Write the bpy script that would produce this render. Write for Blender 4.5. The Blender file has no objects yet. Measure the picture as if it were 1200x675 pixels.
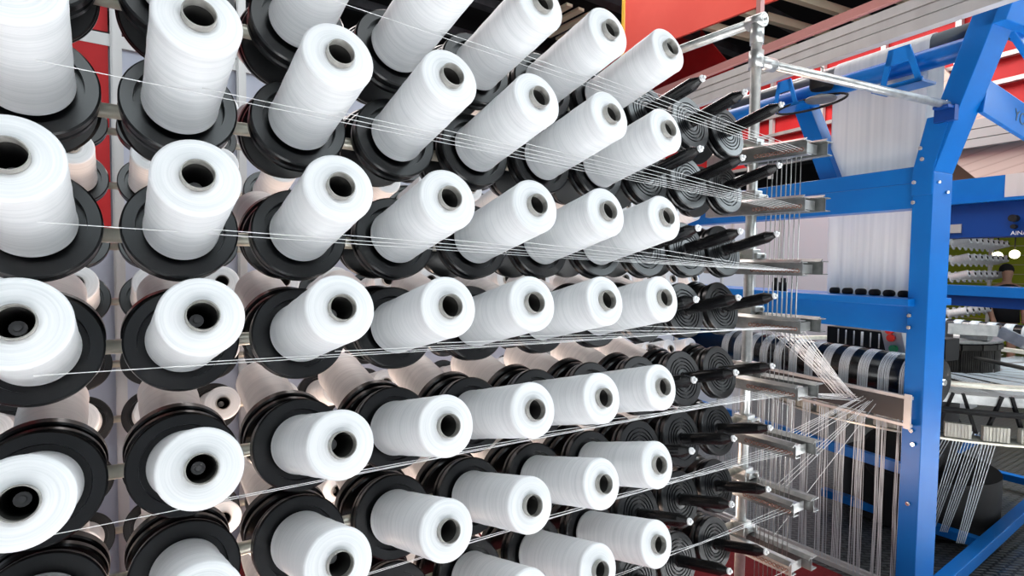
import bpy, bmesh, math, random
from mathutils import Vector, Matrix
random.seed(7)
S = bpy.context.scene
COL = S.collection
PI = math.pi
# ------------------------------------------------------------------ camera numbers
F_PX = 655.7
CAM = Vector((0.2910, -0.9374, 1.6))
RR = ((0.81197561, -0.58352861, 0.01378279), (0.01478099, 0.04416174, 0.99891504), (0.58350418, 0.81089093, -0.04448339))
def project(P):
    q = Vector(P) - CAM
    x, y, z = (q.dot(Vector(r)) for r in RR)
    if z <= 0.05: return None
    return (600 + F_PX * x / z, 337.5 - F_PX * y / z, z)

# ------------------------------------------------------------------ materials
def mat(name, col, rough=.5, metal=0., spec=.5, emit=None, es=0., trans=0., alpha=1., coat=0.):
    m = bpy.data.materials.new(name); m.use_nodes = True
    b = m.node_tree.nodes['Principled BSDF']
    b.inputs['Base Color'].default_value = (*col, 1)
    b.inputs['Roughness'].default_value = rough
    b.inputs['Metallic'].default_value = metal
    b.inputs['Specular IOR Level'].default_value = spec
    b.inputs['Coat Weight'].default_value = coat; b.inputs['Coat Roughness'].default_value = .22
    if emit: b.inputs['Emission Color'].default_value = (*emit, 1); b.inputs['Emission Strength'].default_value = es
    b.inputs['Transmission Weight'].default_value = trans
    b.inputs['Alpha'].default_value = alpha
    return m
def nodes(m): return m.node_tree.nodes, m.node_tree.links, m.node_tree.nodes['Principled BSDF']
def add_noise(m, c2, scale=8, lo=.4, hi=.65, bump=0., stretch=(1, 1, 1), detail=4):
    n, l, b = nodes(m)
    tc = n.new('ShaderNodeTexCoord'); mp = n.new('ShaderNodeMapping'); mp.inputs['Scale'].default_value = stretch
    nz = n.new('ShaderNodeTexNoise'); nz.inputs['Scale'].default_value = scale; nz.inputs['Detail'].default_value = detail
    cr = n.new('ShaderNodeValToRGB'); cr.color_ramp.elements[0].position = lo; cr.color_ramp.elements[1].position = hi
    cr.color_ramp.elements[0].color = b.inputs['Base Color'].default_value; cr.color_ramp.elements[1].color = (*c2, 1)
    l.new(tc.outputs['Object'], mp.inputs['Vector']); l.new(mp.outputs[0], nz.inputs['Vector'])
    l.new(nz.outputs['Fac'], cr.inputs['Fac']); l.new(cr.outputs['Color'], b.inputs['Base Color'])
    if bump:
        bp = n.new('ShaderNodeBump'); bp.inputs['Strength'].default_value = bump; bp.inputs['Distance'].default_value = .002
        l.new(nz.outputs['Fac'], bp.inputs['Height']); l.new(bp.outputs[0], b.inputs['Normal'])
    return m
def yarn_mat(name, col, lo):
    m = mat(name, col, .42, 0, .42)
    n, l, b = nodes(m)
    tc = n.new('ShaderNodeTexCoord'); oi = n.new('ShaderNodeObjectInfo')
    add = n.new('ShaderNodeVectorMath'); add.operation = 'ADD'
    sc = n.new('ShaderNodeVectorMath'); sc.operation = 'SCALE'; sc.inputs[3].default_value = 30
    l.new(oi.outputs['Random'], sc.inputs[0]); sx = n.new('ShaderNodeSeparateXYZ'); l.new(tc.outputs['Object'], sx.inputs[0])
    rx = n.new('ShaderNodeMath'); rx.operation = 'MULTIPLY'; l.new(sx.outputs[0], rx.inputs[0]); l.new(sx.outputs[0], rx.inputs[1])
    rz = n.new('ShaderNodeMath'); rz.operation = 'MULTIPLY_ADD'; l.new(sx.outputs[2], rz.inputs[0]); l.new(sx.outputs[2], rz.inputs[1]); l.new(rx.outputs[0], rz.inputs[2])
    rt = n.new('ShaderNodeMath'); rt.operation = 'SQRT'; l.new(rz.outputs[0], rt.inputs[0])
    ry = n.new('ShaderNodeMath'); ry.operation = 'ADD'; l.new(rt.outputs[0], ry.inputs[0]); l.new(sx.outputs[1], ry.inputs[1])
    cx = n.new('ShaderNodeCombineXYZ'); l.new(sx.outputs[0], cx.inputs[0]); l.new(ry.outputs[0], cx.inputs[1]); l.new(sx.outputs[2], cx.inputs[2])
    l.new(cx.outputs[0], add.inputs[0]); l.new(sc.outputs[0], add.inputs[1])
    # bands running round the package: noise stretched so it varies along the axis only
    mp = n.new('ShaderNodeMapping'); mp.inputs['Scale'].default_value = (2.5, 90, 2.5)
    mp2 = n.new('ShaderNodeMapping'); mp2.inputs['Scale'].default_value = (9, 420, 9)
    l.new(add.outputs[0], mp.inputs['Vector']); l.new(add.outputs[0], mp2.inputs['Vector'])
    n1 = n.new('ShaderNodeTexNoise'); n1.inputs['Scale'].default_value = 1; n1.inputs['Detail'].default_value = 3
    n2 = n.new('ShaderNodeTexNoise'); n2.inputs['Scale'].default_value = 1; n2.inputs['Detail'].default_value = 2
    l.new(mp.outputs[0], n1.inputs['Vector']); l.new(mp2.outputs[0], n2.inputs['Vector'])
    cr = n.new('ShaderNodeValToRGB'); cr.color_ramp.elements[0].position = .32; cr.color_ramp.elements[1].position = .56
    cr.color_ramp.elements[0].color = (*lo, 1); cr.color_ramp.elements[1].color = (*col, 1)
    mx = n.new('ShaderNodeMath'); mx.operation = 'ADD'; hf = n.new('ShaderNodeMath'); hf.operation = 'MULTIPLY'; hf.inputs[1].default_value = .5
    l.new(n1.outputs['Fac'], mx.inputs[0]); l.new(n2.outputs['Fac'], mx.inputs[1]); l.new(mx.outputs[0], hf.inputs[0])
    l.new(hf.outputs[0], cr.inputs['Fac']); l.new(cr.outputs['Color'], b.inputs['Base Color'])
    bp = n.new('ShaderNodeBump'); bp.inputs['Strength'].default_value = .4; bp.inputs['Distance'].default_value = .0007
    l.new(hf.outputs[0], bp.inputs['Height']); l.new(bp.outputs[0], b.inputs['Normal'])
    b.inputs['Anisotropic'].default_value = .5
    b.inputs['Sheen Weight'].default_value = .1
    b.inputs['Subsurface Weight'].default_value = 0
    return m
M = {}
M['yarn'] = yarn_mat('white_yarn', (.87, .88, .89), (.72, .74, .75))
M['thread'] = mat('thread_white', (.9, .9, .9), .35)
M['thread_soft'] = mat('thread_grey', (.60, .66, .70), .4)
M['core'] = add_noise(mat('tube_grey', (.30, .29, .27), .38, .3), (.42, .41, .38), 60)
M['core_shade'] = mat('tube_inner_shade', (.035, .033, .03), .8)
M['black'] = add_noise(mat('black_plastic', (.0012, .0018, .0026), .30, 0, .55, coat=.3), (.0025, .0033, .0045), 25, bump=.08)
M['blackg'] = add_noise(mat('black_gloss', (.006, .006, .007), .22, 0, .6), (.014, .014, .014), 12)
M['blackm'] = mat('black_matte', (.008, .008, .009), .7, 0, .3)
M['chrome'] = mat('chrome', (.8, .8, .78), .15, 1)
M['white_plastic'] = mat('white_plastic', (.85, .85, .85), .35)
M['galv'] = add_noise(mat('galvanised', (.72, .72, .70), .34, .8), (.55, .56, .55), 30, bump=.05)
M['brass'] = add_noise(mat('zinc_yellow', (.80, .77, .66), .3, .4), (.70, .67, .56), 30)
M['steel'] = add_noise(mat('steel_channel', (.50, .51, .50), .34, .85), (.38, .39, .39), 30)
M['steel_dk'] = add_noise(mat('steel_channel_dark', (.20, .21, .21), .4, .7), (.28, .29, .28), 30)
M['copper'] = mat('eyelet_ceramic', (.36, .20, .16), .25)
M['blue'] = add_noise(mat('blue_paint', (.0015, .13, .47), .34, 0, .28, coat=.05), (.002, .145, .50), 3)
M['blue_dk'] = mat('blue_dark', (.002, .045, .24), .45, 0, .3)
M['blue_lt'] = mat('blue_light', (.004, .19, .64), .4, 0, .3)
M['alu'] = add_noise(mat('aluminium', (.66, .65, .64), .42, .35), (.6, .59, .58), 10, stretch=(1, 1, .1))
M['alu_pink'] = add_noise(mat('aluminium_warm', (.46, .44, .43), .38, .4), (.54, .51, .50), 6)
M['wallw'] = add_noise(mat('panel_white', (.50, .53, .62), .5), (.46, .49, .59), 2)
M['wallg'] = add_noise(mat('panel_grey', (.60, .60, .66), .5), (.52, .52, .58), 1.2)
M['red'] = add_noise(mat('red_cloth', (.50, .010, .013), .65), (.56, .015, .018), 3)
M['redb'] = add_noise(mat('red_banner', (.78, .07, .045), .6), (.82, .085, .055), 2)
M['rail_red'] = mat('rail_pink', (.55, .24, .22), .45)
M['beige'] = mat('ribbed_beige', (.72, .57, .50), .6)
M['ceil'] = add_noise(mat('ceiling_black', (.006, .006, .007), .9), (.012, .012, .013), 1)
M['truss'] = add_noise(mat('truss_grey', (.06, .06, .065), .5, .3), (.10, .10, .11), 3)
M['beam_y'] = mat('ceiling_beam_cream', (.95, .85, .62), .6)
M['rib_y'] = mat('green_panel', (.46, .60, .03), .5)
M['bounce'] = add_noise(mat('bounce_floor_pale', (.80, .80, .80), .8), (.74, .74, .74), 2)
M['carpet'] = add_noise(mat('carpet_red', (.15, .004, .006), .95), (.19, .006, .009), 80, bump=.4)
M['drum'] = add_noise(mat('drum_dark', (.035, .032, .03), .4, .6), (.06, .055, .05), 20)
M['brush'] = add_noise(mat('brush_cream', (.62, .60, .52), .7), (.5, .48, .42), 60, stretch=(1, 1, .1))
M['btn_red'] = mat('button_red', (.75, .02, .01), .35)
M['btn_grn'] = mat('button_green', (.01, .3, .1), .35)
M['panel_grey'] = mat('control_box_grey', (.35, .35, .35), .5)
M['skin'] = mat('skin', (.55, .32, .22), .6)
M['suit'] = mat('suit_black', (.01, .01, .012), .8)
M['lamp'] = mat('lamp_glow', (1, .95, .7), .5, emit=(1, .92, .6), es=9)
M['lettering_w'] = mat('letter_white', (.85, .85, .85), .5)
M['lettering_d'] = mat('letter_dark', (.05, .09, .14), .5)
M['yellow'] = mat('yellow_edge', (.75, .45, .02), .5)
def plate_mat():
    m = mat('chequer_plate', (.03, .032, .036), .28, 0, .7)
    n, l, b = nodes(m)
    tc = n.new('ShaderNodeTexCoord')
    mp = n.new('ShaderNodeMapping'); mp.inputs['Rotation'].default_value = (0, 0, .785); mp.inputs['Scale'].default_value = (1, 1, 1)
    ck = n.new('ShaderNodeTexBrick'); ck.offset = .5; ck.inputs['Scale'].default_value = 14; ck.inputs['Mortar Size'].default_value = .13; ck.inputs['Brick Width'].default_value = .9; ck.inputs['Row Height'].default_value = .42
    ck.inputs['Mortar Smooth'].default_value = .4
    ck.inputs['Color1'].default_value = (1, 1, 1, 1); ck.inputs['Color2'].default_value = (.7, .7, .7, 1); ck.inputs['Mortar'].default_value = (0, 0, 0, 1)
    l.new(tc.outputs['Object'], mp.inputs[0]); l.new(mp.outputs[0], ck.inputs['Vector'])
    cr = n.new('ShaderNodeValToRGB'); cr.color_ramp.elements[0].color = (.014, .015, .017, 1); cr.color_ramp.elements[1].color = (.10, .105, .11, 1); l.new(ck.outputs['Color'], cr.inputs[0]); l.new(cr.outputs[0], b.inputs['Base Color'])  # raised bars coloured lighter: their highlights put into the base colour
    bp = n.new('ShaderNodeBump'); bp.inputs['Strength'].default_value = .8; bp.inputs['Distance'].default_value = .004
    l.new(ck.outputs['Color'], bp.inputs['Height']); l.new(bp.outputs[0], b.inputs['Normal'])
    return m
M['plate'] = plate_mat()
def cloth_mat():
    m = bpy.data.materials.new('woven_sheet'); m.use_nodes = True
    n, l, b = nodes(m)
    out = n['Material Output']
    tc = n.new('ShaderNodeTexCoord'); mp = n.new('ShaderNodeMapping'); mp.inputs['Scale'].default_value = (38, 38, .35)
    nz = n.new('ShaderNodeTexNoise'); nz.inputs['Scale'].default_value = 1; nz.inputs['Detail'].default_value = 4
    cr = n.new('ShaderNodeValToRGB'); cr.color_ramp.elements[0].position = .3; cr.color_ramp.elements[1].position = .6
    cr.color_ramp.elements[0].color = (.78, .81, .83, 1); cr.color_ramp.elements[1].color = (.90, .92, .93, 1)
    l.new(tc.outputs['Object'], mp.inputs[0]); l.new(mp.outputs[0], nz.inputs['Vector']); l.new(nz.outputs['Fac'], cr.inputs['Fac'])
    l.new(cr.outputs['Color'], b.inputs['Base Color']); b.inputs['Roughness'].default_value = .4
    tr = n.new('ShaderNodeBsdfTranslucent'); l.new(cr.outputs['Color'], tr.inputs['Color'])
    mx = n.new('ShaderNodeMixShader'); mx.inputs[0].default_value = .35
    l.new(b.outputs[0], mx.inputs[1]); l.new(tr.outputs[0], mx.inputs[2])
    tp = n.new('ShaderNodeBsdfTransparent'); mx2 = n.new('ShaderNodeMixShader'); mx2.inputs[0].default_value = .07
    l.new(mx.outputs[0], mx2.inputs[1]); l.new(tp.outputs[0], mx2.inputs[2]); l.new(mx2.outputs[0], out.inputs['Surface'])
    return m
M['cloth'] = cloth_mat()

# ------------------------------------------------------------------ mesh helpers
def box(bm, c, d, rot=None):
    """box centred at c with full dimensions d"""
    vs = []
    for sx in (-.5, .5):
        for sy in (-.5, .5):
            for sz in (-.5, .5):
                v = Vector((sx * d[0], sy * d[1], sz * d[2]))
                if rot: v = rot @ v
                vs.append(bm.verts.new(v + Vector(c)))
    for f in ((0, 1, 3, 2), (4, 6, 7, 5), (0, 4, 5, 1), (2, 3, 7, 6), (0, 2, 6, 4), (1, 5, 7, 3)):
        bm.faces.new([vs[i] for i in f])
def frame_of(d):
    d = Vector(d).normalized()
    a = Vector((0, 0, 1)) if abs(d.z) < .9 else Vector((1, 0, 0))
    u = d.cross(a).normalized(); w = d.cross(u).normalized()
    return u, w
def tube(bm, pts, r, n=8, cap=True):
    pts = [Vector(p) for p in pts]; rings = []
    for i, p in enumerate(pts):
        if i == 0: d = pts[1] - p
        elif i == len(pts) - 1: d = p - pts[-2]
        else: d = (pts[i + 1] - p).normalized() + (p - pts[i - 1]).normalized()
        if i == 0: u, w = frame_of(d)
        else:
            dn = d.normalized(); u = (u - dn * u.dot(dn)).normalized(); w = dn.cross(u)
        rr = r[i] if isinstance(r, (list, tuple)) else r
        rings.append([bm.verts.new(p + (u * math.cos(2 * PI * k / n) + w * math.sin(2 * PI * k / n)) * rr) for k in range(n)])
    for a, b in zip(rings, rings[1:]):
        for k in range(n): bm.faces.new((a[k], a[(k + 1) % n], b[(k + 1) % n], b[k])).smooth = True
    if cap: bm.faces.new(rings[0][::-1]); bm.faces.new(rings[-1])
def lathe(bm, prof, n=40, axis='-Y', smooth=True, close=False):
    """prof: (distance along the axis, radius)"""
    rings = []
    for a, r in prof:
        if r < 1e-6: rings.append([bm.verts.new(P3(a, 0, 0, axis))])
        else: rings.append([bm.verts.new(P3(a, r * math.cos(2 * PI * k / n), r * math.sin(2 * PI * k / n), axis)) for k in range(n)])
    pairs = list(zip(rings, rings[1:]))
    if close: pairs.append((rings[-1], rings[0]))
    for A, B in pairs:
        for k in range(n):
            k2 = (k + 1) % n
            if len(A) == 1 and len(B) == 1: continue
            if len(A) == 1: f = bm.faces.new((A[0], B[k2], B[k]))
            elif len(B) == 1: f = bm.faces.new((A[k], A[k2], B[0]))
            else: f = bm.faces.new((A[k], A[k2], B[k2], B[k]))
            f.smooth = smooth
def P3(a, x, z, axis):
    if axis == '-Y': return Vector((x, -a, z))
    if axis == 'Z': return Vector((x, z, a))
    return Vector((a, x, z))
def prism(bm, poly, thick, org, ax, ay, an):
    """2-D polygon (x along ax, y along ay) given thickness along an"""
    A = [bm.verts.new(org + ax * p[0] + ay * p[1]) for p in poly]
    B = [bm.verts.new(org + ax * p[0] + ay * p[1] + an * thick) for p in poly]
    bm.faces.new(A); bm.faces.new(B[::-1]); k = len(poly)
    for i in range(k): bm.faces.new((A[i], B[i], B[(i + 1) % k], A[(i + 1) % k]))
def mesh(name, bm, m, auto=None):
    bmesh.ops.recalc_face_normals(bm, faces=bm.faces[:])
    me = bpy.data.meshes.new(name); bm.to_mesh(me); bm.free()
    me.materials.append(m)
    if auto is not None:
        me.set_sharp_from_angle(angle=math.radians(auto))
    return me
def obj(name, bm, m, parent=None, bevel=0, auto=None):
    o = bpy.data.objects.new(name, mesh(name, bm, m, auto)); COL.objects.link(o)
    if parent: o.parent = parent
    if bevel:
        b = o.modifiers.new('bevel', 'BEVEL'); b.width = bevel; b.segments = 2; b.limit_method = 'ANGLE'
    return o
def tag(o, label, cat, group=None, kind=None):
    if label: o['label'] = label
    if cat: o['category'] = cat
    if group: o['group'] = group
    if kind: o['kind'] = kind
    return o
def thing(name, label, cat, loc=(0, 0, 0), rot=(0, 0, 0), group=None):
    o = bpy.data.objects.new(name, None); COL.objects.link(o); o.empty_display_size = .05
    o.location = loc; o.rotation_euler = rot
    return tag(o, label, cat, group)
def struct(name, bm, m, parent=None):
    o = obj(name, bm, m, parent)
    if not parent: o['kind'] = 'structure'
    return o
def kids(o): return [c for c in ALLKIDS.get(o.name, [])]
ALLKIDS = {}; SUBS = {}
def make(parent, *parts):
    ALLKIDS[parent.name] = list(parts); return parent
def dup(root, loc, rot, label, group, deep=True):
    r = root.copy(); COL.objects.link(r); r.location = loc; r.rotation_euler = rot
    r['label'] = label
    if group: r['group'] = group
    mine = []
    for ch in ALLKIDS[root.name]:
        c = ch.copy(); COL.objects.link(c); c.parent = r; mine.append(c)
        for g in SUBS.get(ch.name, []):
            d = g.copy(); COL.objects.link(d); d.parent = c; SUBS.setdefault(c.name, []).append(d)
    ALLKIDS[r.name] = mine
    return r
B = bmesh.new
ORD = ['top', 'second', 'third', 'fourth', 'fifth', 'sixth', 'seventh', 'eighth', 'ninth']
NTH = ['first', 'second', 'third', 'fourth', 'fifth', 'sixth', 'seventh', 'eighth', 'ninth', 'tenth', 'eleventh', 'twelfth', 'thirteenth', 'fourteenth', 'fifteenth', 'sixteenth', 'seventeenth']

# ------------------------------------------------------------------ the creel: numbers measured from the rack
DX = .19654
ROWZ = [2.0936, 1.9091, 1.6990, 1.5075, 1.2887, 1.0936, .8973, .6953]
TILT = .2636
ROD_L = .235
ROD_Y = ROD_L * math.cos(TILT)
def rodz(j): return ROWZ[j] - ROD_L * math.sin(TILT)
REAR_Y = 1.45
ROT_F = (-TILT, 0, 0)
ROT_B = (-TILT, 0, PI)

# --- spool holder: origin on the rod, spindle along local -Y
def disc_profile(r, y0, th, grooves):
    p = [(y0 - th, .012), (y0 - th, r - .003), (y0 - th + .003, r), (y0 - .003, r), (y0, r - .003)]
    if grooves:
        rr = .066
        for k in range(4):
            p += [(y0, rr), (y0 - .007, rr - .0006), (y0 - .007, rr - .0036), (y0, rr - .0042)]
            rr -= .0108
        p += [(y0 + .001, .02), (y0 + .006, .018), (y0 + .006, .0)]
    else:
        p += [(y0, .0675), (y0 - .015, .0665), (y0 - .015, .0)]
    return p
def make_holder(name, grooves):
    t = thing(name, None, 'spool holder')
    bm = B(); lathe(bm, disc_profile(.088, .055, .019, grooves), 64); fl = obj('flange', bm, M['black'], t, auto=35)
    bm = B(); lathe(bm, [(.030, .015), (.030, .083), (.026, .086), (.018, .086), (.014, .083), (.014, .015)], 48)
    lathe(bm, [(.012, .024), (.046, .024)], 24); bd = obj('brake_disc', bm, M['black'], t, auto=35)
    bm = B(); lathe(bm, [(.05, .0183), (.06, .0183), (.209, .0183), (.211, .0179), (.234, .0088), (.236, .0)], 24)
    sp = obj('spindle', bm, M['blackg'], t, auto=12)
    bm = B(); lathe(bm, [(.233, .0035), (.238, .0035), (.2385, .0095), (.2435, .0095), (.244, .005), (.250, .0045), (.2505, 0)], 14)
    tp = obj('tip_screw', bm, M['white_plastic'], sp, auto=40); SUBS[sp.name] = [tp]
    bm = B(); lathe(bm, [(-.016, .0), (-.016, .012), (.016, .012), (.016, .0)], 16)
    box(bm, (0, 0, 0), (.026, .03, .034)); cl = obj('clamp', bm, M['steel_dk'], t)
    return make(t, fl, bd, sp, cl)
holder_plain = make_holder('spool_holder', False)
holder_groove = make_holder('spool_holder', True)
# --- bobbin: origin at the middle of its base, along local -Y
LEN = .238
def make_bobbin(seed, R=.0565, L=LEN):
    rnd = random.Random(seed)
    t = thing('yarn_bobbin', None, 'bobbin')
    p = [(0, .0215), (0, R - .007), (.002, R - .0015), (.006, R + .0008), (.012, R + .0006), (.016, R - .001)]
    ph = rnd.random() * 6
    for k in range(1, 22):
        a = .016 + (L - .028) * k / 22
        p.append((a, R - .0005 + .00025 * math.sin(ph + k * .9) + rnd.uniform(-.00015, .00015)))
    p += [(L - .0055, R), (L - .003, R - .0006), (L - .0012, R - .002), (L - .0004, R - .004), (L + .0002, R - .009), (L + .0015, .028), (L + .001, .0225), (L, .0215)]
    bm = B(); lathe(bm, p, 56); y = obj('yarn_winding', bm, M['yarn'], t, auto=80)
    bm = B(); lathe(bm, [(-.004, .0198), (-.004, .0217), (L + .0115, .0217), (L + .0122, .0213), (L + .0122, .0202), (L + .0115, .0198), (L - .002, .0198)], 32)
    c = obj('core_tube', bm, M['core'], t, auto=40)
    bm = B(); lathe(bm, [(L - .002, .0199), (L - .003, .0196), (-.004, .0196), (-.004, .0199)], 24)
    ci = obj('tube_shade', bm, M['core_shade'], t, auto=40)  # dark inner wall paints the shade inside the hollow tube
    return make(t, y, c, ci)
protos = [make_bobbin(3), make_bobbin(11, .0558, .240), make_bobbin(23, .0570, .236), make_bobbin(31, .0562, .242)]
used = set()
def put(proto, loc, rot, label, group):
    if proto.name not in used:
        used.add(proto.name); proto.location = loc; proto.rotation_euler = rot
        proto['label'] = label; proto['group'] = group
        return proto
    return dup(proto, loc, rot, label, group)
HIDDEN = set()   # spots of the racks the photograph shows nothing of
for k_, l_ in (('hr', [(0,0),(4,0),(5,0),(6,0),(8,0),(10,0),(11,0),(12,0),(13,0),(14,0),(15,0),(16,0),(0,1),(3,1),(5,1),(6,1),(8,1),(10,1),(11,1),(12,1),(13,1),(14,1),(15,1),(16,1),(0,2),(4,2),(5,2),(6,2),(7,2),(8,2),(9,2),(10,2),(11,2),(12,2),(13,2),(14,2),(15,2),(16,2),(0,3),(3,3),(4,3),(7,3),(8,3),(9,3),(10,3),(11,3),(12,3),(13,3),(14,3),(15,3),(16,3),(0,4),(5,4),(7,4),(9,4),(11,4),(12,4),(13,4),(15,4),(4,5),(7,5),(9,5),(11,5),(12,5),(13,5),(14,5),(0,6),(3,6),(4,6),(5,6),(6,6),(7,6),(8,6),(9,6),(10,6),(11,6),(12,6),(13,6),(14,6),(15,6),(16,6),(0,7),(6,7),(7,7),(8,7),(9,7),(10,7),(11,7),(12,7),(13,7),(14,7),(15,7),(16,7)]), ('h', [(7,7)]), ('bb', [(1,0),(2,0),(4,0),(5,0),(7,0),(8,0),(9,0),(1,1),(2,1),(5,1),(6,1),(7,1),(8,1),(9,1),(1,2),(2,2),(4,2),(5,2),(6,2),(7,2),(8,2),(9,2),(1,6),(2,6),(5,6),(7,6),(8,6),(9,6),(4,7),(7,7),(8,7),(9,7)]), ('br', [(0,0),(1,0),(2,0),(4,0),(5,0),(6,0),(7,0),(8,0),(9,0),(10,0),(11,0),(12,0),(13,0),(14,0),(15,0),(16,0),(0,1),(5,1),(10,1),(12,1),(0,2),(1,2),(2,2),(3,2),(4,2),(5,2),(6,2),(7,2),(8,2),(9,2),(10,2),(11,2),(12,2),(13,2),(14,2),(15,2),(16,2),(8,3),(0,4),(2,4),(4,4),(6,4),(7,4),(8,4),(9,4),(10,4),(11,4),(12,4),(13,4),(14,4),(15,4),(16,4),(7,5),(10,5),(11,5),(12,5),(13,5),(0,6),(1,6),(2,6),(3,6),(4,6),(5,6),(6,6),(7,6),(8,6),(9,6),(10,6),(11,6),(12,6),(13,6),(14,6),(15,6),(16,6),(0,7),(4,7),(6,7),(8,7),(9,7),(10,7),(11,7),(12,7),(13,7),(14,7),(15,7)]), ('b', [(4,6),(7,7)])):
    HIDDEN.update((k_, c_, j_) for c_, j_ in l_)
#HIDDEN_END#
def in_frame(loc, rot, r, l0, l1, m=8):
    Rm = Matrix.Rotation(rot[2], 3, 'Z') @ Matrix.Rotation(rot[0], 3, 'X')
    for a in (l0, (l0 + l1) / 2, l1):
        for k in range(12):
            w = Vector(loc) + Rm @ Vector((r * math.cos(k * PI / 6), -a, r * math.sin(k * PI / 6)))
            q = project(w)
            if q and -m < q[0] < 1200 + m and -m < q[1] < 675 + m: return True
    return False
def axis_vec(rot):
    return (Matrix.Rotation(rot[2], 3, 'Z') @ Matrix.Rotation(rot[0], 3, 'X')) @ Vector((0, -1, 0))
def holder_at(key, proto, loc, rot, label, group):
    if key in HIDDEN or not in_frame(loc, rot, .088, .01, .25): return None
    o = put(proto, loc, rot, label, group); o['spot'] = '%s' % (key,); return o
def bobbin_at(key, loc, rot, label, group, droop=.0, ang=0.):
    base = Vector(loc) + axis_vec(rot) * .052 + Vector((0, 0, -droop))
    r2 = (rot[0] + random.uniform(-.012, .012), 0, rot[2] + random.uniform(-.012, .012) + ang)
    if key in HIDDEN or not in_frame(base, rot, .056, 0, LEN): return None
    rnd = random.Random(hash(key[1] * 31 + key[2] * 7))
    o = put(protos[(key[1] * 3 + key[2] * 5) % 4], base, r2, label, group)
    o['spot'] = '%s' % (key,)
    return o
RANK = {0: 'top', 1: 'second', 2: 'third', 3: 'fourth', 4: 'fifth', 5: 'sixth', 6: 'seventh', 7: 'lowest'}
for j in range(8):
    for c in range(1, 11):
        loc = (c * DX, ROD_Y, rodz(j))
        if c >= 8:
            holder_at(('h', c, j), holder_groove, loc, ROT_F,
                      'empty black spindle with grooved disc, %s row of the rack, %s of three bare ones' % (RANK[j], ['left', 'middle', 'right'][c - 8]),
                      'empty spindles at the right end of the rack')
        else:
            holder_at(('h', c, j), holder_plain, loc, ROT_F,
                      'black disc holder behind the white bobbin, %s row of the rack, %s from left' % (RANK[j], NTH[c - 1]),
                      'loaded spool holders of the front rack')
            bobbin_at(('b', c, j), loc, ROT_F,
                      'large white yarn bobbin facing the camera, %s row of the front rack, %s from left' % (RANK[j], NTH[c - 1]),
                      'white bobbins on the front rack')
        # the far side of the same rack, spindles pointing away
        loc = (c * DX, ROD_Y + .030, rodz(j))
        holder_at(('hb', c, j), holder_groove if c >= 9 else holder_plain, loc, ROT_B,
                  'black disc holder turned away behind the %s row of front discs, %s from left' % (RANK[j], NTH[c - 1]),
                  'spool holders on the far side of the front rack')
        if c <= 9:
            bobbin_at(('bb', c, j), loc, ROT_B,
                      'shaded bobbin pointing away on the front rack\'s far side, %s row, %s from left' % (RANK[j], NTH[c - 1]),
                      'bobbins on the far side of the front rack')
    for c in range(0, 17):
        loc = (c * DX + .01, REAR_Y, rodz(j))
        holder_at(('hr', c, j), holder_plain, loc, ROT_F,
                  'small black disc holder on the rear rack, %s row, %s from left' % (RANK[j], NTH[c] if c < 16 else 'last'),
                  'spool holders on the rear rack')
        bobbin_at(('br', c, j), loc, ROT_F,
                  'small white bobbin on the rear rack seen through gaps, %s row, %s from left' % (RANK[j], NTH[c] if c < 16 else 'last'),
                  'bobbins on the rear rack')
def relabel(kind, text):
    for j in range(8):
        row = sorted([o for o in bpy.data.objects if o.get('spot', '').startswith("('%s'," % kind) and o['spot'].endswith(' %d)' % j)], key=lambda o: o.location.x)
        for i, o in enumerate(row): o['label'] = text % (RANK[j], 'only one' if len(row) == 1 else NTH[i] + ' seen')
relabel('hr', 'small black disc holder on the rear rack, behind the %s row, %s from left')
relabel('br', 'small white bobbin on the rear rack, behind the %s row, %s from left')
relabel('bb', 'shaded warm-lit bobbin pointing away behind the %s row of black discs, %s from left')
# --- rack frames
def pipe_joint(bm, c, r, h, axis=(0, 0, 1)):
    a = Vector(axis); c = Vector(c); tube(bm, [c - a * h / 2, c + a * h / 2], r, 16)
PX, PY = 2.185, .215
rack = thing('creel_rack', 'galvanised steel pipe rack carrying the large white bobbins', 'rack', (PX, PY, 0))
def rel(bm, off):
    bmesh.ops.translate(bm, verts=bm.verts[:], vec=-Vector(off)); return bm
O0 = (PX, PY, 0)
bm = B(); tube(bm, [(PX, PY, 0), (PX, PY, 2.47)], .0185, 20); obj('post', rel(bm, O0), M['galv'], rack)
bm = B(); tube(bm, [(-.35, PY + .04, 0), (-.35, PY + .04, 2.47)], .0185, 20); obj('post', rel(bm, O0), M['galv'], rack)
bm = B(); lathe(bm, [(-1.5, .0135), (-1.5, .0175), (.03, .0175), (.03, .0135)], 24, close=True); bmesh.ops.translate(bm, verts=bm.verts[:], vec=(PX, PY, 2.475)); obj('top_rail', rel(bm, O0), M['galv'], rack)
bm = B(); pipe_joint(bm, (PX, PY, 2.43), .024, .07); lathe(bm, [(-.035, .018), (-.035, .025), (.028, .025), (.028, .018)], 20, close=True); bmesh.ops.translate(bm, verts=bm.verts[-80:], vec=(PX, PY, 2.475)); pipe_joint(bm, (PX, PY, 2.34), .026, .06)
obj('elbow_joint', rel(bm, O0), M['galv'], rack)
for j in range(8):
    z = rodz(j)
    bm = B(); tube(bm, [(-.35, ROD_Y + .015, z), (PX, ROD_Y + .015, z)], .0125, 16); obj('rod', rel(bm, O0), M['brass'], rack)
    bm = B(); box(bm, (PX, PY, z), (.05, .055, .05)); box(bm, (PX + .012, PY - .032, z), (.06, .014, .022)); tube(bm, [(PX + .02, PY - .05, z), (PX + .02, PY, z)], .008, 8)
    obj('clamp', rel(bm, O0), M['galv'], rack, bevel=.003)
rear = thing('rear_creel_rack', 'second yellowish pipe rack further back, seen between the discs', 'rack', (.3, REAR_Y, 0))
O1 = (.3, REAR_Y, 0)
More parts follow.
